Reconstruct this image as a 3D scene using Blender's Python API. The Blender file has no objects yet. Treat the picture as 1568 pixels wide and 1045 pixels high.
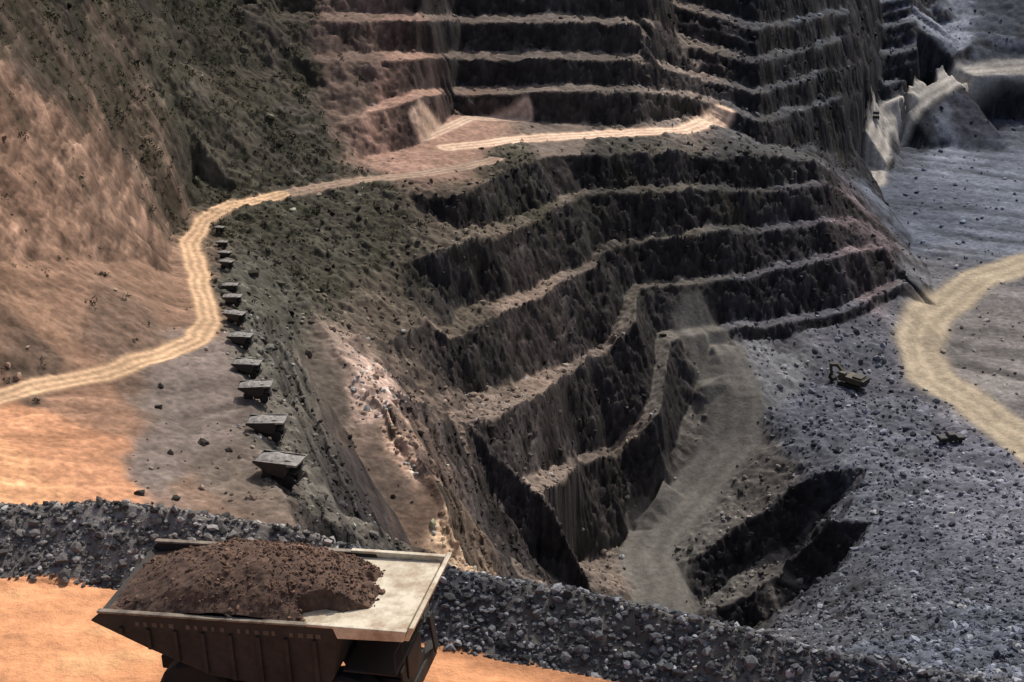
import bpy, bmesh, math, random, time
import numpy as np
from mathutils import Vector, Matrix
from mathutils.geometry import delaunay_2d_cdt
# Open-pit mine. z=0 is the haul road the foreground truck stands on; D = depth below the survey station (ZC).
# Terrain is a TIN built from world-space breaklines (bench crests, toes, road edges), sampled to one ground sheet.
random.seed(7); rng=np.random.default_rng(7)
ZC=41.5; PITCH=24.0; F=2564.0
cp,sp=math.cos(math.radians(PITCH)),math.sin(math.radians(PITCH))
def tv(v):
    b=(522.5-v)/F
    return (sp-b*cp)/(cp+b*sp)
def P(u,v,D):   # survey sighting (bearing, declination, depth) -> world x,y,z
    y=D/tv(v); dep=y*cp+D*sp
    return ((u-784)/F*dep, y, ZC-D)
BL=[]
def L(*pts): BL.append([P(*p) for p in pts])
def W(*pts): BL.append([(x,y,ZC-D) for x,y,D in pts])
def chain(u,v,D,*rest):
    out=[(u,v,D)]; y=D/tv(v)
    for (u2,v2,k) in rest:
        t=tv(v2)
        if k=='b': D2=D
        elif k>=10: D2=k
        else: D2=(y+k*D)/(1/t+k)
        D=D2; y=D/t; out.append((u2,v2,D))
    return out
def lattice(cols):
    n=len(cols[0])
    for i in range(n): L(*[c[i] for c in cols])
    for c in (cols[0],cols[-1]): L(*c)
K=.66
def down(top,r):
    ks=[K,'b']*5
    return chain(top[0],top[1],top[2],*[(p[0],p[1],ks[i]) for i,p in enumerate(r)])
spur=[
 down((700,300,128),[(700,350),(690,385),(690,480),(690,520),(715,605),(760,640),(795,735),(835,765),(822,868)]),
 down((790,255,130),[(815,325),(825,337),(840,430),(848,442),(866,560),(878,572),(884,695),(888,710),(880,862)]),
 down((850,238,131.5),[(875,298),(882,309),(908,398),(916,408),(926,525),(936,536),(938,685),(945,698),(955,835)]),
 down((900,236,133),[(900,290),(900,300),(925,376),(930,386),(958,470),(975,490),(1000,620),(1015,632),(1005,760)]),
 down((980,236,136),[(980,288),(980,296),(970,366),(970,374),(972,432),(985,441),(1010,510),(1030,520),(1050,640)]),
 down((1090,240,140),[(1090,281),(1090,290),(1105,347),(1105,356),(1095,425),(1095,434),(1085,500),(1088,508),(1088,530)]),
 down((1170,242,144),[(1170,290),(1170,299),(1160,350),(1160,359),(1180,410),(1180,419),(1180,490),(1180,500),(1180,520)]),
 down((1240,245,148),[(1250,275),(1255,283),(1260,332),(1262,341),(1280,385),(1285,394),(1290,470),(1291,480),(1292,496)]),
 down((1275,265,158),[(1290,290),(1300,300),(1320,335),(1325,342),(1345,370),(1352,378),(1370,425),(1385,432),(1392,446)]),
]
lattice(spur)
k=.4
def bench(base,toe,crests,kk,berm,split):
    out=[toe]; pu,pv=toe[0],toe[1]
    for i,(u,v) in enumerate(crests):
        q_=kk[i] if isinstance(kk,list) else kk
        mu,mv=(pu+u)/2,(pv+v)/2
        out+=[(mu,mv+split/2,q_),(mu,mv-split/2,'b'),(u,v,q_),(u,v-berm,'b')]; pu,pv=u,v-berm
    return chain(*base,*out)
far=[
 bench((560,262,126),(550,245,'b'),[(533,190),(480,92),(425,33),(390,-25),(380,-75)],[.9,.9,.6,.6,.6],12,.4),
 bench((640,262,127),(640,225,'b'),[(640,150),(640,92),(640,33),(640,-25),(640,-75)],[.9,.7,.5,.5,.5],12,.4),
 bench((700,262,128),(700,172,'b'),[(700,146),(700,92),(700,35),(700,-25),(700,-75)],k,12,.4),
 bench((850,232,131.5),(850,190,'b'),[(850,142),(850,90),(850,35),(850,-22),(850,-70)],k,12,.4),
 bench((980,234,136),(980,193,'b'),[(970,142),(968,94),(990,38),(990,-20),(990,-70)],k,12,.4),
 bench((1090,238,140),(1090,176,'b'),[(1090,160),(1080,124),(1040,66),(1030,6),(1030,-50)],.5,10,1),
 bench((1165,240,143.5),(1165,225,149),[(1160,188),(1160,146),(1160,98),(1160,48),(1160,-8)],k,12,1),
 bench((1240,243,150),(1240,224,157.5),[(1235,172),(1235,126),(1235,80),(1235,34),(1235,-15)],k,12,1.5),
 bench((1295,262,172),(1293,240,169.5),[(1290,152),(1295,107),(1295,64),(1295,22),(1295,-25)],k,12,2),
 bench((1342,165,172.5),(1345,158,'b'),[(1350,135),(1350,90),(1350,47),(1350,6),(1350,-35)],k,11,1.5),
 bench((1400,140,169.5),(1400,136,'b'),[(1400,120),(1400,75),(1395,32),(1395,-8),(1395,-45)],k,9,1.5),
]
lattice(far)
L((1318,278,186),(1316,230,181.5),(1326,182,175),(1342,165,172.5),(1392,144,170.5),(1480,103,168),(1620,98,167),(1800,98,167))
L((1364,278,187),(1366,230,184),(1374,182,177.5),(1412,153,173),(1490,118,170),(1620,114,170),(1800,114,170))
L((1385,278,187.3),(1378,215,187),(1388,196,186.8),(1418,180,186.5),(1480,182,186.5),(1620,184,186.5),(1800,184,186.5))
L((1430,108,166.5),(1500,60,160),(1650,60,160)); L((1440,40,158),(1560,0,150),(1700,0,150)); L((1450,-20,148),(1600,-40,142),(1800,-40,142))
for v in (230,290,350,410,470,540): L((1420,v,187.5),(1568,v,187.5),(1800,v,187))
L((1390,330,187.5),(1400,400,187)); L((1345,290,187.5),(1380,340,187.5))
# left road and hillside
L((-60,640,108),(0,612,109),(100,585,111),(180,567,113),(250,545,115),(300,520,116),(318,490,117),(312,450,118.5),(300,410,120.2),(292,370,121.8),(305,340,122.5),(350,318,123.3),(430,298,124),(520,283,125),(620,270,126.5),(700,262,128))
L((-60,600,107),(0,575,108),(100,555,110.3),(180,540,112.3),(240,515,114.2),(275,480,116),(270,440,117.6),(265,400,119.4),(264,350,121.3),(290,315,122),(350,297,122.7),(430,278,123.5),(540,262,125))
L((-60,500,102),(0,500,104.5),(100,500,107.8),(200,500,111.5))
L((-60,400,96.5),(0,400,99.5),(100,400,104),(200,400,112))
L((-60,300,89.5),(0,300,93),(100,300,98.5),(200,300,108.5),(300,270,119))
L((-60,200,82.5),(0,200,86),(100,200,92),(200,200,101.5),(300,200,110.5),(400,200,115.5),(515,190,119))
L((-60,100,74),(0,100,78),(100,100,84.5),(200,100,93.5),(300,100,102),(400,100,107.5),(466,110,110.5))
L((-60,0,66),(0,0,69.5),(100,0,76.5),(200,0,84.5),(300,0,92),(400,15,98))
L((-60,-80,59),(0,-80,62),(100,-80,69),(200,-80,76),(300,-80,83),(375,-70,89))
L((535,240,123.5),(515,190,119),(466,110,110.5),(410,30,98.5),(380,-30,91))
# plateau
L((335,345,122.8),(345,400,121),(350,450,119.8),(355,520,118.5),(370,590,117.5),(385,640,117),(405,700,116.3),(428,745,115.5),(440,790,114))
L((200,620,113.5),(270,640,116),(360,650,117)); L((-60,700,106),(60,690,109),(180,690,112),(300,700,115))
L((-60,745,106),(60,745,109.5),(190,755,112),(320,770,114))
# slope, haul bench, rock strip
L((365,345,124),(385,400,123.5),(395,450,123.5),(405,520,123.5),(425,590,122.5),(445,640,122),(480,700,123),(510,760,124),(550,830,126))
L((430,440,128),(455,500,130),(490,600,134),(550,700,138.5),(600,790,142),(640,860,145))
L((445,440,128.5),(480,510,131),(545,600,135),(610,690,139.2),(672,800,143.3),(695,860,146))
L((465,440,128.5),(515,540,132),(570,610,135),(628,685,138.2),(690,800,142.7),(712,860,145.5))
L((482,440,130.5),(540,540,134.8),(592,602,138),(655,690,143),(714,795,148),(738,855,151))
L((480,330,126.5),(560,320,127),(620,300,127.5)); L((520,400,130.5),(620,400,134)); L((600,520,139.5),(650,500,143)); L((660,620,149),(700,640,152)); L((740,760,159),(770,790,164),(780,870,167))
# lower ramp
L((1045,515,174),(1065,560,179),(1085,620,187),(1075,690,194),(1010,755,200),(960,815,203.3),(945,860,205),(965,910,207),(970,960,209))
L((1083,515,175.5),(1107,560,180.5),(1127,620,186.5),(1121,685,192.7),(1060,752,198.6),(1002,812,202.5),(988,855,204.5),(1008,905,206.5),(1012,955,208.5))
L((1120,520,177),(1150,570,182),(1170,620,186),(1168,680,191.3),(1110,750,197.3),(1045,810,201.7),(1030,850,204),(1050,900,206),(1055,950,208))
# lower benches
L((1050,858,203),(1130,812,200),(1195,768,196),(1222,712,190.5))
L((1068,925,211),(1140,880,209),(1203,842,206),(1240,800,200))
L((1085,937,211.3),(1160,902,209.5),(1218,862,206.3),(1252,800,199))
L((1110,985,218),(1168,955,215.5),(1232,945,212),(1262,880,203))
# floor rubble + right slope
L((1200,600,186),(1300,560,186.5),(1420,560,187)); L((1230,660,187.5),(1350,640,187),(1568,650,187),(1800,650,186))
L((1262,720,189),(1420,720,186.5),(1568,735,184.5),(1800,735,180)); L((1275,800,191),(1420,810,183),(1568,820,178),(1850,820,165))
L((1282,880,189),(1420,890,171),(1568,890,166),(1900,890,140)); L((1288,940,168),(1420,950,146),(1568,950,140),(1900,940,120))
L((1295,1000,120),(1420,1000,112),(1568,1000,110),(1900,990,95)); L((1330,1045,78),(1420,1045,79),(1568,1045,79),(1900,1040,70))
# near ground, windrow at the road edge
tx=[-150,-60,-23,-11,-2.7,5,12,22,60,150]; ty=[74,69,66.4,64.5,60.7,58.4,54.9,51,45,40]
cy=[78,73,69.9,67.6,64,61.3,57.8,54.3,48.5,43.5]
W(*[(x,y,41.5) for x,y in zip(tx,ty)]); W(*[(x,y,39.5) for x,y in zip(tx,cy)])
W(*[(x,y+2.2,41.0) for x,y in zip(tx[:7],cy)]); W(*[(x*1.02,y+1.3,40.2) for x,y in zip(tx[7:],cy[7:])])
W((-150,100,70),(-60,98,65),(-25,95,63),(-8,92,64),(3,88,65),(10,85,64))
W((-180,150,100),(-90,150,100),(-45,150,105),(-15,150,110),(5,150,112),(22,150,112))
W((-20,200,135),(5,200,140),(28,200,145)); W((5,250,162),(25,260,180),(44,262,184)); W((20,290,195),(45,300,205))
for y in (20,35,48): W((-200,y,41.5),(-60,y,41.5),(0,y,41.5),(40,min(y,44),41.5),(200,min(y,36),41.5))
W((-120,200,95),(-140,260,80),(-150,330,60)); W((-300,150,50),(-300,300,45),(-250,500,45),(-150,600,60)); W((-60,620,80),(60,700,85),(200,800,90),(320,850,100))
W((170,120,60),(210,220,100),(250,330,150),(330,480,185),(420,650,165)); W((330,120,42),(400,300,60),(500,480,120),(560,700,100))
W((600,200,42),(700,500,42),(700,900,50)); W((-500,200,42),(-500,700,42),(-200,900,48),(200,1100,50),(600,1200,48))
for p in [(-5600,20,42),(5600,20,42),(-5600,3300,42),(5600,3300,42),(0,3300,42),(-1500,1500,42),(1500,1500,42),(-2000,300,42),(2000,300,42)]: W(p)
# ---- TIN -> grid
pts=[];zz=[]
seen={}
for l in BL:
    for i,p in enumerate(l):
        segs=[p]
        if i+1<len(l):
            q=l[i+1]; d=math.hypot(q[0]-p[0],q[1]-p[1]); step=2.5 if d<80 else 25.0
            n=max(1,int(d/step)); segs=[tuple(p[j]+(q[j]-p[j])*s/n for j in range(3)) for s in range(n)]
        for s in segs:
            key=(round(s[0]*2),round(s[1]*2))
            if key in seen: continue
            seen[key]=1; pts.append(Vector((s[0],s[1]))); zz.append(s[2])
r=delaunay_2d_cdt(pts,[],[],0,1e-4)
tv_=np.array([(v.x,v.y) for v in r[0]]); tz=np.array([zz[o[0]] for o in r[3]])
def seg(a,b,s): return np.exp(np.arange(math.log(a),math.log(b),s))
ys=np.concatenate([seg(24,52,.01),seg(52,200,.0018),seg(200,560,.0010),seg(560,720,.0015),seg(720,3200,.012)])
inn=np.linspace(-.43,.43,930); o=.43*np.exp(np.linspace(0,1.3,40)[1:])
cs=np.concatenate([-o[::-1],inn,o])
R,C=len(ys),len(cs)
H0=np.full((R,C),0.0)
for f in r[2]:
    a,b,c=f[:3]; A,B,Cc=tv_[a],tv_[b],tv_[c]
    det=(B[0]-A[0])*(Cc[1]-A[1])-(Cc[0]-A[0])*(B[1]-A[1])
    if abs(det)<1e-9: continue
    yy=(A[1],B[1],Cc[1]); q=(A[0]/A[1],B[0]/B[1],Cc[0]/Cc[1])
    r0,r1=np.searchsorted(ys,[min(yy),max(yy)]); c0,c1=np.searchsorted(cs,[min(q),max(q)])
    r1=min(R,r1+1);c1=min(C,c1+1)
    if r0>=r1 or c0>=c1: continue
    Y=ys[r0:r1][:,None]; X=cs[c0:c1][None,:]*Y
    w1=((X-A[0])*(Cc[1]-A[1])-(Cc[0]-A[0])*(Y-A[1]))/det
    w2=((B[0]-A[0])*(Y-A[1])-(X-A[0])*(B[1]-A[1]))/det
    m=(w1>=-1e-6)&(w2>=-1e-6)&(w1+w2<=1+1e-6)
    Z=tz[a]+w1*(tz[b]-tz[a])+w2*(tz[c]-tz[a])
    H0[r0:r1,c0:c1][m]=Z[m]
def h32(xi,yi,s):
    h=(xi.astype(np.uint32)*np.uint32(374761393)+yi.astype(np.uint32)*np.uint32(668265263)+np.uint32((s*1446651+77)&0xffffffff))
    h=(h^(h>>np.uint32(13)))*np.uint32(1274126177); h=h^(h>>np.uint32(16))
    return h.astype(np.float32)/np.float32(4294967296.)
def vn(x,y,s):
    xf=np.floor(x);yf=np.floor(y);fx=(x-xf).astype(np.float32);fy=(y-yf).astype(np.float32)
    xi=xf.astype(np.int64);yi=yf.astype(np.int64)
    fx=fx*fx*(3-2*fx);fy=fy*fy*(3-2*fy)
    a=h32(xi,yi,s);b=h32(xi+1,yi,s);c=h32(xi,yi+1,s);d=h32(xi+1,yi+1,s)
    return (a+(b-a)*fx+(c-a)*fy+(a-b-c+d)*fx*fy)*2-1
def fbm(x,y,wl,oct,s,g=.5):
    t=0;a=1;n=0
    for i in range(oct):
        t=t+a*vn(x/wl+i*17.3,y/wl-i*9.1,s+i); n+=a; a*=g; wl*=.5
        x,y=x*.8-y*.6,x*.6+y*.8
    return t/n
YY=np.repeat(ys[:,None],C,1); XX=cs[None,:]*YY
def samp(Hm,X,Y):
    ri=np.clip(np.interp(Y,ys,np.arange(R)),0,R-1.001); ci=np.clip(np.interp(X/Y,cs,np.arange(C)),0,C-1.001)
    r0=ri.astype(int);c0=ci.astype(int);fr=ri-r0;fc=ci-c0
    return (Hm[r0,c0]*(1-fr)+Hm[r0+1,c0]*fr)*(1-fc)+(Hm[r0,c0+1]*(1-fr)+Hm[r0+1,c0+1]*fr)*fc
def hit(u,v,Hm):
    a=(u-784)/F;b=(522.5-v)/F
    t=np.arange(40,900,.4); dy=cp+b*sp;dz=-sp+b*cp
    X=a*t;Y=dy*t;Z=ZC+dz*t
    g=samp(Hm,X,Y); i=np.argmax(Z<=g)
    return (round(float(X[i]),1),round(float(Y[i]),1))
roads=[('left',2.1,(182,152,122),[(-60,640),(0,612),(100,585),(180,567),(250,545),(300,520),(318,490),(312,450),(300,410),(292,370),(305,340),(350,318),(430,298)]),
('left2',2.1,(140,121,106),[(430,298),(520,283),(620,270),(720,255),(760,245)]),
('g',2.8,(198,170,148),[(690,226),(780,216),(900,208),(1050,200),(1090,188),(1110,168)]),
('f',2.0,(180,156,138),[(640,188),(720,181),(805,177)]),
('yel',6.6,(150,138,119),[(1700,380),(1568,405),(1500,425),(1425,480),(1405,530),(1430,580),(1500,625),(1568,675),(1700,760)]),
('up',4.4,(158,153,146),[(1340,277),(1341,230),(1350,182),(1400,148),(1480,111),(1530,106),(1620,105),(1750,105)]),
('low',7.0,(98,95,90),[(1082,512),(1108,570),(1128,620),(1122,680),(1062,750),(1003,810),(988,850),(1008,900),(1012,940)])]
ctrl=[(30,60,92,79,68,.5,.1,.7),(150,60,100,86,75,.5,.1,.7),(300,100,76,70,61,.6,.2,.9),(430,120,74,68,61,.7,.2,.8),(60,200,144,116,98,.35,.05,.4),(120,10,56,50,44,.6,.1,1),(300,10,54,49,44,.6,.1,1),
(200,200,118,99,85,.5,.1,.7),(330,250,80,75,65,.8,.2,.8),(450,210,73,69,62,.8,.2,.8),(60,330,144,115,96,.3,.05,.2),(200,330,136,110,93,.3,.05,.25),
(240,420,122,98,82,.25,.05,.08),(100,430,130,104,87,.25,.05,.15),(60,500,136,109,90,.2,.02,0),(180,510,104,86,74,.3,.05,.2),(60,575,96,80,69,.3,.1,.2),
(60,680,172,127,97,.1,0,0),(130,720,168,124,95,.1,0,0),(20,740,186,140,105,.1,0,0),(130,610,130,102,84,.2,0,0),
(270,640,108,98,92,.2,.1,0),(300,590,106,96,90,.2,.1,0),(240,700,106,96,90,.2,.15,0),(330,730,98,88,80,.3,.2,0),(300,752,114,95,82,.3,.1,0),
(400,450,78,76,68,1,.6,.15),(430,560,82,80,73,1,.8,0),(470,680,92,88,81,.9,.9,0),(540,790,98,94,87,1,1,0),
(500,600,80,73,66,.3,.1,0),(580,720,84,73,65,.3,.1,0),(640,800,92,76,66,.3,.1,0),
(555,590,180,156,142,1,1,0),(620,675,180,152,133,1,1,0),(692,810,192,164,136,1,.8,0),
(600,480,92,83,73,1,.6,.25),(620,420,76,71,62,1,.6,.4),(500,380,71,68,59,1,.6,.5),(560,330,70,67,58,1,.6,.5),(700,640,122,108,98,1.1,.9,.15),
(760,740,116,104,95,1,.8,0),(780,850,106,96,88,1,.7,0),(650,560,112,99,88,1,.6,.15),(450,350,67,65,56,1,.5,.55),(700,420,88,80,71,1,.5,.35),
(800,280,78,74,64,1,.6,.45),(950,262,70,67,62,1,.5,.35),(1150,262,70,69,68,1,.5,.3),(1000,400,88,83,76,1,.4,.2),(820,470,124,109,98,.8,.4,.15),
(1200,440,80,79,84,1,.5,.1),(1330,380,100,89,91,1,.5,.1),(900,600,104,94,87,1,.5,.15),(950,760,112,101,92,1,.5,.15),
(600,170,150,121,107,.5,.1,0),(560,120,106,90,81,.6,.1,.25),(700,205,142,115,101,.2,.1,0),(850,215,108,97,89,.3,.1,.2),(850,60,98,90,84,.6,.2,.2),(700,60,98,88,82,.6,.2,.2),
(1050,140,118,107,99,1,.7,.2),(1200,120,76,77,81,.9,.6,.3),(1330,100,70,73,79,.9,.5,.3),(1250,40,70,73,79,.9,.5,.35),(1150,210,78,77,78,.9,.5,.2),
(1450,230,102,108,119,.5,.2,0),(1400,330,80,86,97,.5,.2,0),(1530,300,92,98,109,.4,.2,0),(1480,160,48,50,58,.6,.1,0),(1425,165,52,54,62,.7,.2,0),(1450,60,112,117,127,.8,.3,.1),(1540,40,66,71,80,.8,.2,.3),
(1400,440,98,98,102,.5,.4,0),(1520,540,108,104,102,.3,.2,0),(1300,540,86,87,94,.6,.8,0),(1250,620,79,81,89,.8,1,0),(1350,700,87,89,97,.8,1,0),
(1500,760,96,97,106,.7,.9,0),(1400,850,80,83,91,.8,1,0),(1300,920,76,78,84,.8,1,0),(1500,980,80,84,93,.8,1,0),
(1200,560,98,99,102,.6,.6,0),(1150,760,90,86,82,.8,.7,0),(1050,590,100,95,89,.6,.3,0),(1060,820,92,89,85,.8,.7,0),
(100,820,112,107,103,.5,1,0),(300,820,112,107,102,.5,1,0),(800,940,80,80,83,.6,1,0),(1000,1000,75,76,80,.6,1,0),(1200,1020,80,83,88,.6,1,0)]
CT=[hit(c[0],c[1],H0)+c[2:] for c in ctrl]
RD=[(n,w,c,[hit(p[0],p[1],H0) for p in pl]) for n,w,c,pl in roads]
BROW=[hit(u,v,H0)+(s,) for u,v,s in [(337,358,.18),(341,379,.2),(345,397,.22),(348,416,.24),(352,442,.27),(357,471,.3),(362,502,.33),(370,536,.36),(381,577,.4),(394,619,.44),(411,670,.49),(432,737,.58)]]
SPOTS=[hit(u,v,H0) for u,v in [(246,592),(243,625),(312,680),(350,690),(215,760),(270,770)]]
EXC=hit(1305,592,H0);PK=hit(1455,680,H0);PK2=hit(1340,184,H0)
def lin(c): 
    c=np.array(c,dtype=np.float64)/255.; return np.where(c<=.04045,c/12.92,((c+.055)/1.055)**2.4)
wx=fbm(XX,YY,14,2,11)*1.5+fbm(XX,YY,5,2,21)*.7; wy=fbm(XX,YY,14,2,31)*1.6+fbm(XX,YY,5,2,41)*.8
cols=np.array([lin(c[2:5]) for c in CT]).astype(np.float32); ext=np.array([c[5:8] for c in CT]).astype(np.float32)
vals=np.concatenate([cols,ext],1)
U=((XX+wx*2.5)/YY).astype(np.float32); V=(.42*np.log(YY+wy*4)).astype(np.float32)
acc=np.zeros((R,C,6),np.float32); ws=np.zeros((R,C),np.float32)
for c,vv in zip(CT,vals):
    d=(U-np.float32(c[0]/c[1]))**2+(V-np.float32(.42*math.log(c[1])))**2+np.float32(2e-5)
    w=1/(d*d*d); ws+=w
    for k_ in range(6): acc[...,k_]+=w*vv[k_]
acc/=ws[...,None]
col=acc[...,:3]; rough=acc[...,3].copy(); rock=acc[...,4].copy(); veg=acc[...,5].copy()
rd=np.zeros((R,C),np.float32); rcol=np.zeros((R,C,3),np.float32)
for n,w,c,pl in RD:
    yl=[p[1] for p in pl]
    r0,r1=np.searchsorted(ys,[min(yl)-15,max(yl)+15])
    X=XX[r0:r1]+wx[r0:r1]*.7;Y=YY[r0:r1]+wy[r0:r1]*.7
    best=np.full(X.shape,1e9)
    for a,b in zip(pl[:-1],pl[1:]):
        dx,dy=b[0]-a[0],b[1]-a[1]; l2=dx*dx+dy*dy+1e-9
        t=np.clip(((X-a[0])*dx+(Y-a[1])*dy)/l2,0,1)
        best=np.minimum(best,np.hypot(X-a[0]-t*dx,Y-a[1]-t*dy))
    m=np.clip((w-best)/(w*.6)+.5,0,1)
    m=(m*m*(3-2*m)).astype(np.float32)
    tr=1+(.2 if w<6 else .12)*np.cos(best/w*9)
    sel=m>rd[r0:r1]
    rd[r0:r1]=np.where(sel,m,rd[r0:r1]); lc=lin(c)
    for k_ in range(3): rcol[r0:r1,:,k_]=np.where(sel,lc[k_]*tr,rcol[r0:r1,:,k_])
fade=np.clip((YY-72)/30,0,1)
Hw=samp(H0,XX+wx*fade*(1-.7*rd),YY+wy*fade*(1-.7*rd))
def slope(Hm):
    gy=np.gradient(Hm,axis=0)/np.gradient(ys)[:,None]
    gx=np.gradient(Hm,axis=1)/(np.gradient(cs)[None,:]*YY)
    gy=gy-gx*cs[None,:]
    return np.hypot(gx,gy)
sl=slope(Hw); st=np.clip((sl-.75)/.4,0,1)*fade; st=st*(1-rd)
n1=fbm(XX,YY,9,3,51); n2=fbm(XX,YY,2.6,3,61,.7); n3=fbm(XX,YY,.9,2,71)
f1=fbm(XX+YY*.35,Hw*1.2+XX*.2,4.5,3,161,.65); f2=fbm(XX+YY*.35,Hw*1.4,1.6,3,171,.75)
ro=rough*(1-rd)
hillm=np.clip(((YY<345)&(XX<-40)&(Hw>-82)&(H0>-81)).astype(float),0,1)*fade*(1-rd)
sx=(XX*.49-YY*.87); sa=(XX*.87+YY*.49)
streak=fbm(sx+fbm(XX,YY,25,2,81)*4,sa*.12,3.2,3,91)*np.clip(1-veg*.8,0,1)
fl=((XX>90)&(YY>330)).astype(float)*(1-rd)
fstreak=fbm((XX*.35+YY)*1.0+n1*4,(XX-YY*.3)*.12,5,3,95)
amp=np.clip((YY-60)/60,.12,1)
Hf=Hw+ro*(n1*1.0+n2*.9*(1-.65*st)+n3*.3*(1-.7*st))*amp+ro*st*(np.round(f1*3)/3*2.2+f2*1.5)*amp+veg*np.clip(n2+.1,0,1)*1.0*fade+hillm*streak*.35+fl*fstreak*.4*(1-st)
near=(YY<np.interp(XX,tx,ty)+.5*n2).astype(float)
wind=((YY>=np.interp(XX,tx,ty)-.3)&(YY<np.interp(XX,tx,cy)+4)).astype(float)
Hf=np.where(near>0,H0+.06*n1+.03*n3,Hf)+wind*(n1*.35+n2*.25+n3*.14)
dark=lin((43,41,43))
sw=np.clip((XX+38)/12,0.3,1)*st   # steep-face darkening, weaker towards the west flank
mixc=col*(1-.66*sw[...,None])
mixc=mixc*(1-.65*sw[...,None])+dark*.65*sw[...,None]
pat=np.clip(fbm(XX,YY,22,4,181,.6)*1.8+.1,0,1)*np.clip(rough*1.3-.5,0,1)*(YY>90)
mod=np.exp(.25*n1+.5*n2*(.3+.7*np.clip(ro,0,1))*(1-.75*st)+.32*n3*(1-.75*st)+st*(.8*f1+.9*f2))*(1-.4*pat)
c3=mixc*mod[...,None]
c3*=(1+.6*hillm*streak+.7*fl*fstreak)[...,None]
vm=np.clip((fbm(XX,YY,6,4,101,.65)*2.2+veg*1.6-.75)*1.5,0,1)*np.clip(veg*2,0,1)
c3=c3*(1-.6*vm[...,None])+lin((54,53,42))*.6*vm[...,None]
sk=np.clip((vn(XX/1.1,YY/1.1,111)*.5+.5-.86)*9,0,1)*np.clip(rock*1.2,0,1)*(1-.5*st)
c3=c3*(1+sk[...,None]*1.4)
rr=rcol*np.exp(.28*n1+.14*n2+.05*n3)[...,None]
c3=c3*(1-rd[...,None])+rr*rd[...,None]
og=lin((215,154,112))*np.exp(.3*n1+.15*n2+.16*fbm(XX*.18,YY,1.3,3,121)+.1*n3)[...,None]
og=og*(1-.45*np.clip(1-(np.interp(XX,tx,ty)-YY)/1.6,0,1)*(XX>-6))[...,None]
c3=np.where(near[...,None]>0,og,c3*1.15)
c3=np.clip(c3*1.1,.004,.85)
def mkmesh(name,v,faces,colr=None,smooth=True):
    me=bpy.data.meshes.new(name); n=faces.shape[1]
    me.vertices.add(len(v)); me.vertices.foreach_set('co',np.asarray(v,np.float32).ravel())
    me.loops.add(faces.size); me.loops.foreach_set('vertex_index',faces.astype(np.int32).ravel())
    me.polygons.add(len(faces)); me.polygons.foreach_set('loop_start',np.arange(0,faces.size,n,dtype=np.int32))
    try: me.polygons.foreach_set('loop_total',np.full(len(faces),n,np.int32))
    except Exception: pass
    me.update(calc_edges=True)
    if smooth: me.shade_smooth()
    else: me.shade_flat()
    if colr is not None:
        a=me.color_attributes.new('Col','FLOAT_COLOR','POINT')
        cc=np.ones((len(v),4),np.float32); cc[:,:3]=colr; a.data.foreach_set('color',cc.ravel())
    ob=bpy.data.objects.new(name,me); bpy.context.scene.collection.objects.link(ob); return ob
def colmat(name,bs=.25,scale=1.2,var=.35,rgh=.95):
    m=bpy.data.materials.new(name); m.use_nodes=True; nt=m.node_tree; b=nt.nodes['Principled BSDF']
    at=nt.nodes.new('ShaderNodeAttribute'); at.attribute_name='Col'
    tc=nt.nodes.new('ShaderNodeTexCoord'); no=nt.nodes.new('ShaderNodeTexNoise'); no.inputs['Scale'].default_value=scale; no.inputs['Detail'].default_value=6; no.inputs['Roughness'].default_value=.7
    nt.links.new(tc.outputs['Object'],no.inputs['Vector'])
    mr=nt.nodes.new('ShaderNodeMapRange'); mr.inputs['From Min'].default_value=.3; mr.inputs['From Max'].default_value=.7; mr.inputs['To Min'].default_value=1-var; mr.inputs['To Max'].default_value=1+var
    nt.links.new(no.outputs['Fac'],mr.inputs['Value'])
    vm=nt.nodes.new('ShaderNodeVectorMath'); vm.operation='SCALE'; nt.links.new(at.outputs['Color'],vm.inputs[0]); nt.links.new(mr.outputs['Result'],vm.inputs['Scale'])
    nt.links.new(vm.outputs[0],b.inputs['Base Color']); b.inputs['Roughness'].default_value=rgh; b.inputs['Specular IOR Level'].default_value=.12
    bp=nt.nodes.new('ShaderNodeBump'); bp.inputs['Strength'].default_value=.8; bp.inputs['Distance'].default_value=bs
    nt.links.new(no.outputs['Fac'],bp.inputs['Height']); nt.links.new(bp.outputs['Normal'],b.inputs['Normal'])
    return m
idx=np.arange(R*C).reshape(R,C)
q=np.stack([idx[:-1,:-1],idx[:-1,1:],idx[1:,1:],idx[1:,:-1]],-1).reshape(-1,4)
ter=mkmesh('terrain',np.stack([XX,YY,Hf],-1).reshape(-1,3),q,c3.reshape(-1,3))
ter.data.materials.append(colmat('earth_and_rock',.3,.8,.3))
def ico():
    out=[]
    for s in (1,2):
        bm=bmesh.new(); bmesh.ops.create_icosphere(bm,subdivisions=s,radius=1); out.append((np.array([x.co[:] for x in bm.verts]),np.array([[y.index for y in x.verts] for x in bm.faces]))); bm.free()
    return out
I1,I2=ico()
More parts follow.
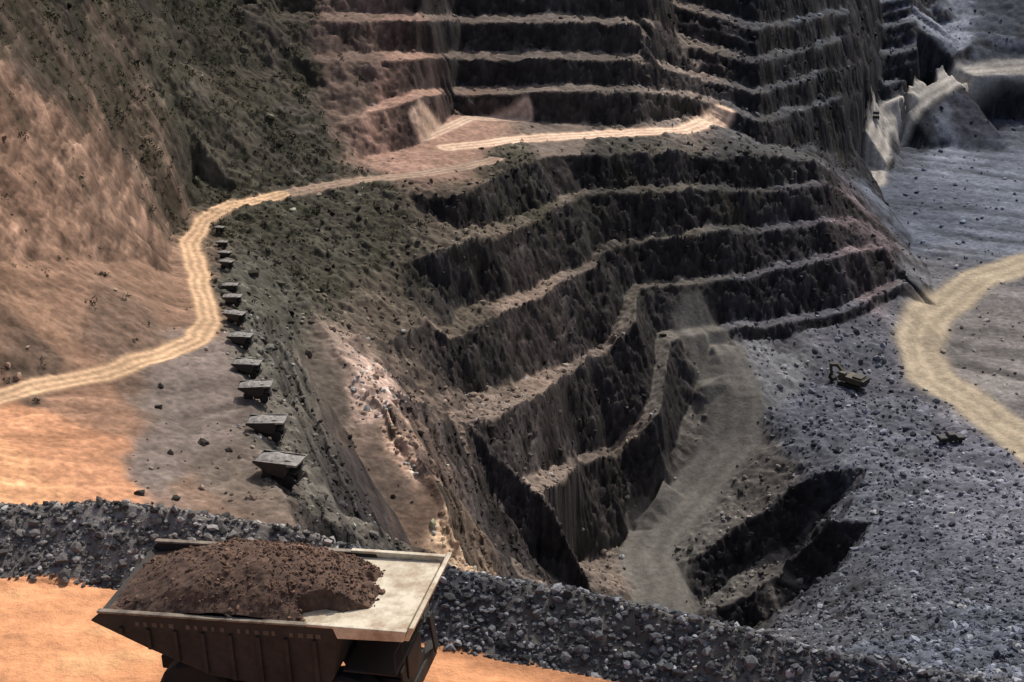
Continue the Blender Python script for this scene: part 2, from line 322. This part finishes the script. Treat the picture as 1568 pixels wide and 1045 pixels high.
def rocks(name,pos,size,colr,tmpl,mat,flat=.75):
    n=len(pos); v,f=tmpl; k=len(v)
    jit=1+rng.uniform(-.38,.3,(n,k,1)); a=rng.uniform(0,6.28,n)
    vv=v[None]*jit*(size[:,None,None]*rng.uniform(.6,1.25,(n,1,3))); vv[...,2]*=flat
    tl=rng.uniform(-.6,.6,n); y=vv[...,1]*np.cos(tl)[:,None]-vv[...,2]*np.sin(tl)[:,None]; z=vv[...,1]*np.sin(tl)[:,None]+vv[...,2]*np.cos(tl)[:,None]
    x=vv[...,0]; X=x*np.cos(a)[:,None]-y*np.sin(a)[:,None]; Y=x*np.sin(a)[:,None]+y*np.cos(a)[:,None]
    V_=np.stack([X,Y,z],-1)+pos[:,None,:]
    F_=(f[None]+np.arange(n)[:,None,None]*k).reshape(-1,3)
    ob=mkmesh(name,V_.reshape(-1,3),F_,np.repeat(colr,k,0),False); ob.data.materials.append(mat); return ob
rockmat=colmat('broken_rock',.05,3,.25)
def pick(wt,n):
    w=wt.ravel().astype(np.float64); cdf=np.cumsum(w); i=np.searchsorted(cdf,rng.uniform(0,cdf[-1],n))
    return np.clip(i,0,len(w)-1)
cellw=(np.gradient(np.log(ys))/.0017)[:,None]
inframe=((np.abs(XX/YY)<.42)&(YY>50)&(YY<700))*cellw
wt=rock**1.5*(1-rd)*inframe*(near<1)*(YY>74)*(1-.4*st)
i=pick(wt,42000); X=XX.ravel()[i];Y=YY.ravel()[i];Z=Hf.ravel()[i]
s=np.clip(np.exp(rng.normal(0,.48,len(i)))*.25*(Y/200)**.6,0,1.1)
cc=c3.reshape(-1,3)[i]*np.exp(rng.normal(.15,.6,(len(i),1)))
rocks('rubble',np.stack([X,Y,Z+s*.2],-1),s,np.clip(cc,.01,.45),I1,rockmat)
wt=wind*inframe
i=pick(wt,13000); X=XX.ravel()[i];Y=YY.ravel()[i];Z=Hf.ravel()[i]
s=np.clip(np.exp(rng.normal(0,.5,len(i)))*.095,0,.3)
cc=np.array([[.112,.112,.115]])*np.exp(rng.normal(0,.6,(len(i),1)))
cc=cc*np.where(X[:,None]<-8,np.array([[1.45,1.35,1.25]]),np.array([[.94,.96,1.0]]))
rocks('windrow_gravel',np.stack([X,Y,Z+s*.2],-1),s,np.clip(cc,.01,.5),I1,rockmat)
gz=lambda x,y: float(samp(Hf,np.array([x]),np.array([y]))[0])
sp_=np.array([(x,y,gz(x,y)+.1) for x,y in SPOTS]); rocks('boulder_scatter',sp_,np.full(len(sp_),.7),np.repeat([[.05,.045,.04]],len(sp_),0),I2,rockmat,.8)
i=pick(veg**1.3*(1-rd)*inframe*(vm+.12)*(YY>150)*(1-.4*st),9500)
k=26; n=len(i)
base=np.stack([XX.ravel()[i],YY.ravel()[i],Hf.ravel()[i]],-1)
sz=np.exp(rng.normal(0,.4,n))*.72
d=rng.normal(0,1,(n,k,3)); d/=np.linalg.norm(d,axis=2,keepdims=True); d*=rng.uniform(.3,1,(n,k,1)); d[...,2]=np.abs(d[...,2])*.9
cen=base[:,None]+d*sz[:,None,None]
tri=cen[:,:,None,:]+rng.normal(0,.17,(n,k,3,3))*sz[:,None,None,None]
cg=np.array([[.065,.062,.04]])*np.exp(rng.normal(0,.35,(n*k,1)))
ob=mkmesh('scrub_bushes',tri.reshape(-1,3),np.arange(n*k*3).reshape(-1,3),np.repeat(cg,3,0),False); ob.data.materials.append(colmat('scrub_leaf',.02,3,.2))
# ---- machines
def pm(name,c,r=.6,met=0,var=.25,scale=2.,dirt=None):
    m=bpy.data.materials.new(name); m.use_nodes=True; nt=m.node_tree; b=nt.nodes['Principled BSDF']
    no=nt.nodes.new('ShaderNodeTexNoise'); tc=nt.nodes.new('ShaderNodeTexCoord'); nt.links.new(tc.outputs['Object'],no.inputs['Vector']); no.inputs['Scale'].default_value=scale; no.inputs['Detail'].default_value=8; no.inputs['Roughness'].default_value=.7
    cr=nt.nodes.new('ShaderNodeValToRGB'); cr.color_ramp.elements[0].position=.38; cr.color_ramp.elements[1].position=.6
    d=dirt or tuple(x*(1-var) for x in c); cr.color_ramp.elements[0].color=(*d,1); cr.color_ramp.elements[1].color=(*c,1)
    nt.links.new(no.outputs['Fac'],cr.inputs['Fac']); nt.links.new(cr.outputs['Color'],b.inputs['Base Color'])
    b.inputs['Roughness'].default_value=r; b.inputs['Metallic'].default_value=met; return m
M_cream=pm('dusty_cream_steel',(.76,.68,.53),.75,dirt=(.42,.32,.22),scale=1.0)
M_rail=pm('worn_rail_steel',(.3,.25,.19),.7,dirt=(.12,.09,.07),scale=1.5)
M_side=pm('tray_side_steel',(.05,.044,.039),.85,dirt=(.028,.024,.02),scale=1.2)
M_dark=pm('dark_chassis',(.016,.016,.016),.7); M_tyre=pm('tyre_rubber',(.02,.02,.019),.9); M_body=pm('shaded_truck_body',(.02,.018,.016),.8)  # truck body is near-black: shade under the canopy put into its colour
M_load=pm('ore_load_earth',(.15,.088,.06),.95,dirt=(.07,.041,.03),scale=2.5)
M_letter=pm('faded_lettering',(.14,.12,.1),.8)
M_glass=pm('cab_glass',(.02,.025,.03),.15); M_yel=pm('machine_yellow',(.1,.08,.04),.7,dirt=(.04,.034,.026)); M_pale=pm('dusty_grey_tray',(.34,.32,.3),.7,dirt=(.1,.09,.08),scale=.6)
def obj(name,bm,mat,parent,bev=0):
    me=bpy.data.meshes.new(name); bmesh.ops.recalc_face_normals(bm,faces=bm.faces); bm.to_mesh(me); bm.free(); o=bpy.data.objects.new(name,me); bpy.context.scene.collection.objects.link(o)
    me.materials.append(mat); o.parent=parent
    if bev: md=o.modifiers.new('b','BEVEL'); md.width=bev; md.segments=2
    return o
def box(name,a,b,mat,parent,bev=.04):
    bm=bmesh.new(); bmesh.ops.create_cube(bm,size=1); 
    for v in bm.verts: v.co=Vector([(a[j]+b[j])/2+v.co[j]*(b[j]-a[j]) for j in range(3)])
    return obj(name,bm,mat,parent,bev)
def prism(name,poly,y0,y1,mat,parent,bev=.03):
    bm=bmesh.new(); A=[bm.verts.new((p[0],y0,p[1])) for p in poly]; B=[bm.verts.new((p[0],y1,p[1])) for p in poly]
    bm.faces.new(A); bm.faces.new(B[::-1]); n=len(poly)
    for i in range(n): bm.faces.new((A[i],A[(i+1)%n],B[(i+1)%n],B[i]))
    return obj(name,bm,mat,parent,bev)
def wheel(name,x,y,r,w,parent,mt=M_tyre):
    bm=bmesh.new(); prof=[(r*.35,-w*.4),(r*.62,-w*.5),(r*.93,-w*.5),(r,-w*.36),(r,w*.36),(r*.93,w*.5),(r*.62,w*.5),(r*.35,w*.4)]
    N=28; rings=[]
    for i in range(N):
        a=2*math.pi*i/N; lug=1+(.02 if i%2 else 0)
        rings.append([bm.verts.new((x+p[0]*lug*math.cos(a),y+p[1],r+p[0]*lug*math.sin(a))) for p in prof])
    for i in range(N):
        for j in range(len(prof)-1): bm.faces.new((rings[i][j],rings[i][j+1],rings[(i+1)%N][j+1],rings[(i+1)%N][j]))
    bm.faces.new([q_[0] for q_ in rings]); bm.faces.new([q_[-1] for q_ in rings][::-1])
    return obj(name,bm,mt,parent)
def empty(name,x,y,z,rz,s=1,ry=0):
    e=bpy.data.objects.new(name,None); bpy.context.scene.collection.objects.link(e); e.location=(x,y,z); e.rotation_euler=(0,math.radians(ry),math.radians(rz)); e.scale=(s,s,s); return e
def truck(T,hw,detail):
    side=[(-6.5,5.45),(-6.95,5.05),(-4.6,4.0),(-2.0,3.0),(2.4,2.6),(3.1,3.4),(3.4,5.25),(3.3,5.75)]
    pale=M_cream if detail else M_pale
    for nm,s in (('tray_side_near',-1),('tray_side_far',1)):
        y0,y1=sorted((s*hw,s*(hw-.16))); prism(nm,side,y0,y1,M_side,T)
        y0,y1=sorted((s*(hw+.05),s*(hw-.2)))
        prism(nm+'_top_rail',[(-6.6,5.46),(2.2,5.74),(2.2,5.83),(-6.6,5.56)],y0,y1,M_rail if detail else pale,T)
        if detail:
            for j in range(8):
                x=-5.7+j*1.16; zb=np.interp(x,[-6.75,-4.6,-2,2.4,3.1],[5.1,4.,3.,2.6,3.4])+.06; zt=5.4+(x+6.6)/9.9*.3-.5
                ya,yb=sorted((s*(hw+.003),s*(hw+.13))); box(f'{nm}_rib_{j}',(x,ya,zb),(x+.16,yb,max(zb+.1,zt)),M_side,T,.02)
            for j in range(22):
                if j%6==5: continue
                x=-5.0+j*.36; ya,yb=sorted((s*(hw+.004),s*(hw+.02))); z_=4.98+(x+6.6)*.028; box(f'{nm}_letter_{j}',(x,ya,z_),(x+random.uniform(.12,.26),yb,z_+.2),M_letter,T,0)
    prism('tray_floor',[(-6.85,5.05),(-4.6,4.0),(-2,3.0),(2.4,2.6),(2.4,2.85),(-2,3.25),(-4.6,4.25),(-6.7,5.25)],-hw+.17,hw-.17,M_side,T)
    prism('tray_headboard',[(2.41,2.6),(3.1,3.4),(3.4,5.35),(3.2,5.35),(2.9,3.5),(2.41,2.9)],-hw+.17,hw-.17,M_side,T)
    prism('canopy',[(1.6,5.46),(6.1,5.58),(6.1,5.72),(1.6,5.6)],-hw+.17,hw-.17,pale,T)
    prism('canopy_front_lip',[(6.11,5.5),(6.3,5.5),(6.55,6.1),(6.35,6.1)],-hw,hw,pale,T)
    for s in (-1,1):
        y0,y1=sorted((s*(hw-.16),s*(hw+.06))); prism('canopy_side_lip_'+('a' if s<0 else 'b'),[(2.21,5.76),(3.3,5.78),(3.45,5.35),(6.1,5.48),(6.25,5.95),(2.21,5.88)],y0,y1,pale,T)
    box('frame_rail_l',(-5,.7,1.9),(5.6,1.2,2.5),M_dark,T); box('frame_rail_r',(-5,-1.2,1.9),(5.6,-.7,2.5),M_dark,T)
    box('rear_axle',(-3.4,-2.0,1.3),(-2.4,2.0,1.89),M_dark,T); box('front_axle',(3.1,-2.0,1.3),(3.9,2.0,1.89),M_dark,T)
    for s in (-1,1):
        wheel('front_wheel_'+str(s),3.3,s*(hw-.75),1.65,1.0,T); wheel('rear_wheel_outer_'+str(s),-2.9,s*(hw-.6),1.65,.95,T); wheel('rear_wheel_inner_'+str(s),-2.9,s*(hw-1.7),1.65,.95,T)
    box('engine_hood',(3.2,-1.2,2.55),(5.5,.9,3.6),M_body,T,.1); box('radiator_grille',(5.51,-1.0,2.0),(5.6,.8,3.5),M_dark,T)
    box('deck',(3.42,-hw+.25,3.62),(5.6,hw-.25,3.74),M_body,T); box('cab',(3.7,1.0,3.76),(5.2,hw-.5,5.1),M_body,T,.08); box('cab_windscreen',(5.21,1.1,4.2),(5.24,hw-.6,4.95),M_glass,T,.01)
    box('bumper',(5.3,-hw+.3,1.3),(5.7,hw-.3,1.98),M_body,T,.08); box('fuel_tank',(-.8,-2.2,1.4),(1.6,-1.22,2.5),M_body,T,.15)
    if detail:
        for j in range(6): box(f'handrail_post_{j}',(5.55,-hw+.3+j*.98,3.75),(5.59,-hw+.34+j*.98,4.6),M_body,T,.01)
        box('handrail',(5.55,-hw+.3,4.61),(5.59,hw-.3,4.66),M_body,T,.01)
        for s in (-1,1): prism('ladder_'+str(s),[(5.8,1.9),(5.9,1.9),(5.72,3.6),(5.62,3.6)],s*2.0-.25,s*2.0+.25,M_body,T)
def heap(T,hw,N,h,lumps=True,mat=None):
    bm=bmesh.new(); g=[]
    xs_=-6.5+np.arange(N+1)/N*11.0; ysx=(-1+2*np.arange(N+1)/N)*(hw-.17)
    Xg,Yg=np.meshgrid(xs_,ysx,indexing='ij'); na=fbm(Xg,Yg,1.6,5,131,.6); nb=fbm(Xg,Yg,2.0,4,151,.7)
    for a in range(N+1):
        row=[]
        for b in range(N+1):
            x,y=Xg[a,b],Yg[a,b]; xr=(x+.9)/5.7; yr=y/(hw+.25)
            rr_=abs(xr)**2.2+abs(yr)**2.5
            z=5.38+.025*x+h*max(-1.2,1-rr_)+na[a,b]*.3
            lim=4.35+nb[a,b]*1.9-1.9*min(1,max(0,(-y-.9)/.9))
            if x>1.5:
                e_=lim-x
                z=max(min(z,5.62+max(0,e_)*.75+na[a,b]*.12),5.5) if e_>0 else 5.4
            else: z=max(z,5.12+.02*(x+6.5)+na[a,b]*.15)
            row.append(bm.verts.new((x,y,z)))
        g.append(row)
    for a in range(N):
        for b in range(N): bm.faces.new((g[a][b],g[a+1][b],g[a+1][b+1],g[a][b+1]))
    lo=obj('ore_heap',bm,mat or M_load,T)
    if lumps:
        n=4200; px=rng.uniform(-6.3,4.4,n); py=rng.uniform(-hw+.3,hw-.3,n)
        aa=((px+6.5)/11*N).astype(int);bb=((py/(hw-.17)+1)/2*N).astype(int)
        pz=np.array([lo.data.vertices[int(a_*(N+1)+b_)].co.z for a_,b_ in zip(aa,bb)])
        rp=np.stack([px,py,pz],-1); ok=(pz>5.15)&((px<1.5)|(pz>5.66))
        ro_=rocks('ore_lumps',rp[ok],np.clip(np.exp(rng.normal(0,.5,ok.sum()))*.04,0,.14),np.array([[.125,.077,.055]])*np.exp(rng.normal(0,.4,(ok.sum(),1))),I1,rockmat); ro_.parent=T
T=empty('mining_haul_truck',-9.05,56.75,0.05,-13,.985,-2.5)
truck(T,2.85,True); heap(T,2.85,90,1.6)
P0=empty('tmp',0,0,0,0); truck(P0,3.1,False); heap(P0,3.1,12,.7,False,M_pale)
ch=list(P0.children)
mats=[];bmj=bmesh.new()
for c_ in ch:
    m_=c_.data.materials[0]
    if m_ not in mats: mats.append(m_)
    mi=mats.index(m_); st0=len(bmj.faces); bmj.from_mesh(c_.data); bmj.faces.ensure_lookup_table()
    for f_ in bmj.faces[st0:]: f_.material_index=mi
pm_=bpy.data.meshes.new('parked_haul_truck'); bmj.to_mesh(pm_); bmj.free()
for m_ in mats: pm_.materials.append(m_)
for c_ in ch: bpy.data.objects.remove(c_)
bpy.data.objects.remove(P0)
for j,(x,y,s) in enumerate(BROW):
    o=bpy.data.objects.new('haul_truck',pm_); bpy.context.scene.collection.objects.link(o); o.location=(x,y,gz(x,y)); o.scale=(s*.92,s,s*1.2); o.rotation_euler=(0,0,math.radians(-12+random.uniform(-16,16)))
def excav(x,y,rz,s):
    e=empty('excavator',x,y,gz(x,y),rz,s)
    for q_ in (-1,1):
        prism('track_'+str(q_),[(-2.6,.3),(-2.2,0),(2.2,0),(2.6,.3),(2.6,.75),(2.2,1.05),(-2.2,1.05),(-2.6,.75)],q_*1.6-.35,q_*1.6+.35,M_dark,e)
    box('undercarriage',(-1.2,-1.2,.5),(1.2,1.2,1.2),M_dark,e); box('upper_body',(-2.8,-1.6,1.25),(1.2,1.6,2.6),M_yel,e,.12); box('counterweight',(-3.3,-1.5,1.3),(-2.82,1.5,2.5),M_dark,e,.1)
    box('engine_cover',(-2.6,-1.2,2.62),(-.4,1.2,2.95),M_dark,e,.05)
    box('cab',(1.22,.5,1.3),(2.6,1.55,3.2),M_yel,e,.1); box('cab_glass',(2.61,.6,2.0),(2.65,1.45,3.0),M_glass,e,.01)
    prism('boom',[(1.0,1.8),(1.6,1.6),(4.0,3.6),(5.6,3.2),(5.7,3.7),(3.8,4.3)],-.4,.3,M_yel,e); prism('stick',[(5.3,3.9),(5.9,3.8),(5.4,1.3),(4.9,1.3)],-.25,.15,M_yel,e)
    prism('bucket',[(4.3,.8),(5.4,1.6),(5.6,.8),(5.1,.2),(4.2,.2)],-.8,.7,M_dark,e)
excav(EXC[0],EXC[1],140,1.2)
def pickup(x,y,rz,s,mt):
    e=empty('pickup_truck',x,y,gz(x,y)+.05,rz,s)
    prism('body',[(-2.6,.6),(2.6,.6),(2.7,1.0),(2.5,1.25),(1.2,1.35),(-2.6,1.3)],-.95,.95,mt,e); prism('cabin',[(1.2,1.36),(.6,1.95),(-.7,1.95),(-.9,1.36)],-.85,.85,M_glass,e); box('roof',(-.65,-.8,1.96),(.55,.8,2.02),mt,e); box('load_bed',(-2.5,-.8,1.31),(-1,.8,1.4),M_dark,e)
    for a in (-1.7,1.7):
        for b in (-.85,.85): wheel(f'wheel_{a}_{b}',a,b,.42,.28,e)
pickup(PK[0],PK[1],10,1.2,M_dark); pickup(PK2[0],PK2[1],80,1.3,M_dark)
AZ,EL=24,48
w=bpy.data.worlds.new('World'); bpy.context.scene.world=w; w.use_nodes=True; nt=w.node_tree; bg=nt.nodes['Background']
sky=nt.nodes.new('ShaderNodeTexSky'); sky.sky_type='NISHITA'; sky.sun_disc=False; sky.sun_elevation=math.radians(EL); sky.sun_rotation=math.radians(AZ); sky.dust_density=5
nt.links.new(sky.outputs[0],bg.inputs[0]); bg.inputs[1].default_value=.095
sl_=bpy.data.lights.new('sun','SUN'); sl_.energy=3.2; sl_.angle=math.radians(1.5); sl_.color=(1,.95,.88); so=bpy.data.objects.new('sun',sl_); bpy.context.scene.collection.objects.link(so)
e=math.radians(EL);a=math.radians(AZ); dv=Vector((-math.sin(a)*math.cos(e),-math.cos(a)*math.cos(e),-math.sin(e))); so.rotation_euler=dv.to_track_quat('-Z','Y').to_euler()
cam=bpy.data.cameras.new('camera'); cam.lens=36*F/1568; cam.clip_end=9000; co=bpy.data.objects.new('camera',cam); bpy.context.scene.collection.objects.link(co)
co.location=(0,0,ZC); co.rotation_euler=(math.radians(90-PITCH),0,0); bpy.context.scene.camera=co
vs=bpy.context.scene.view_settings; vs.view_transform='Standard'; vs.look='None'; vs.exposure=0
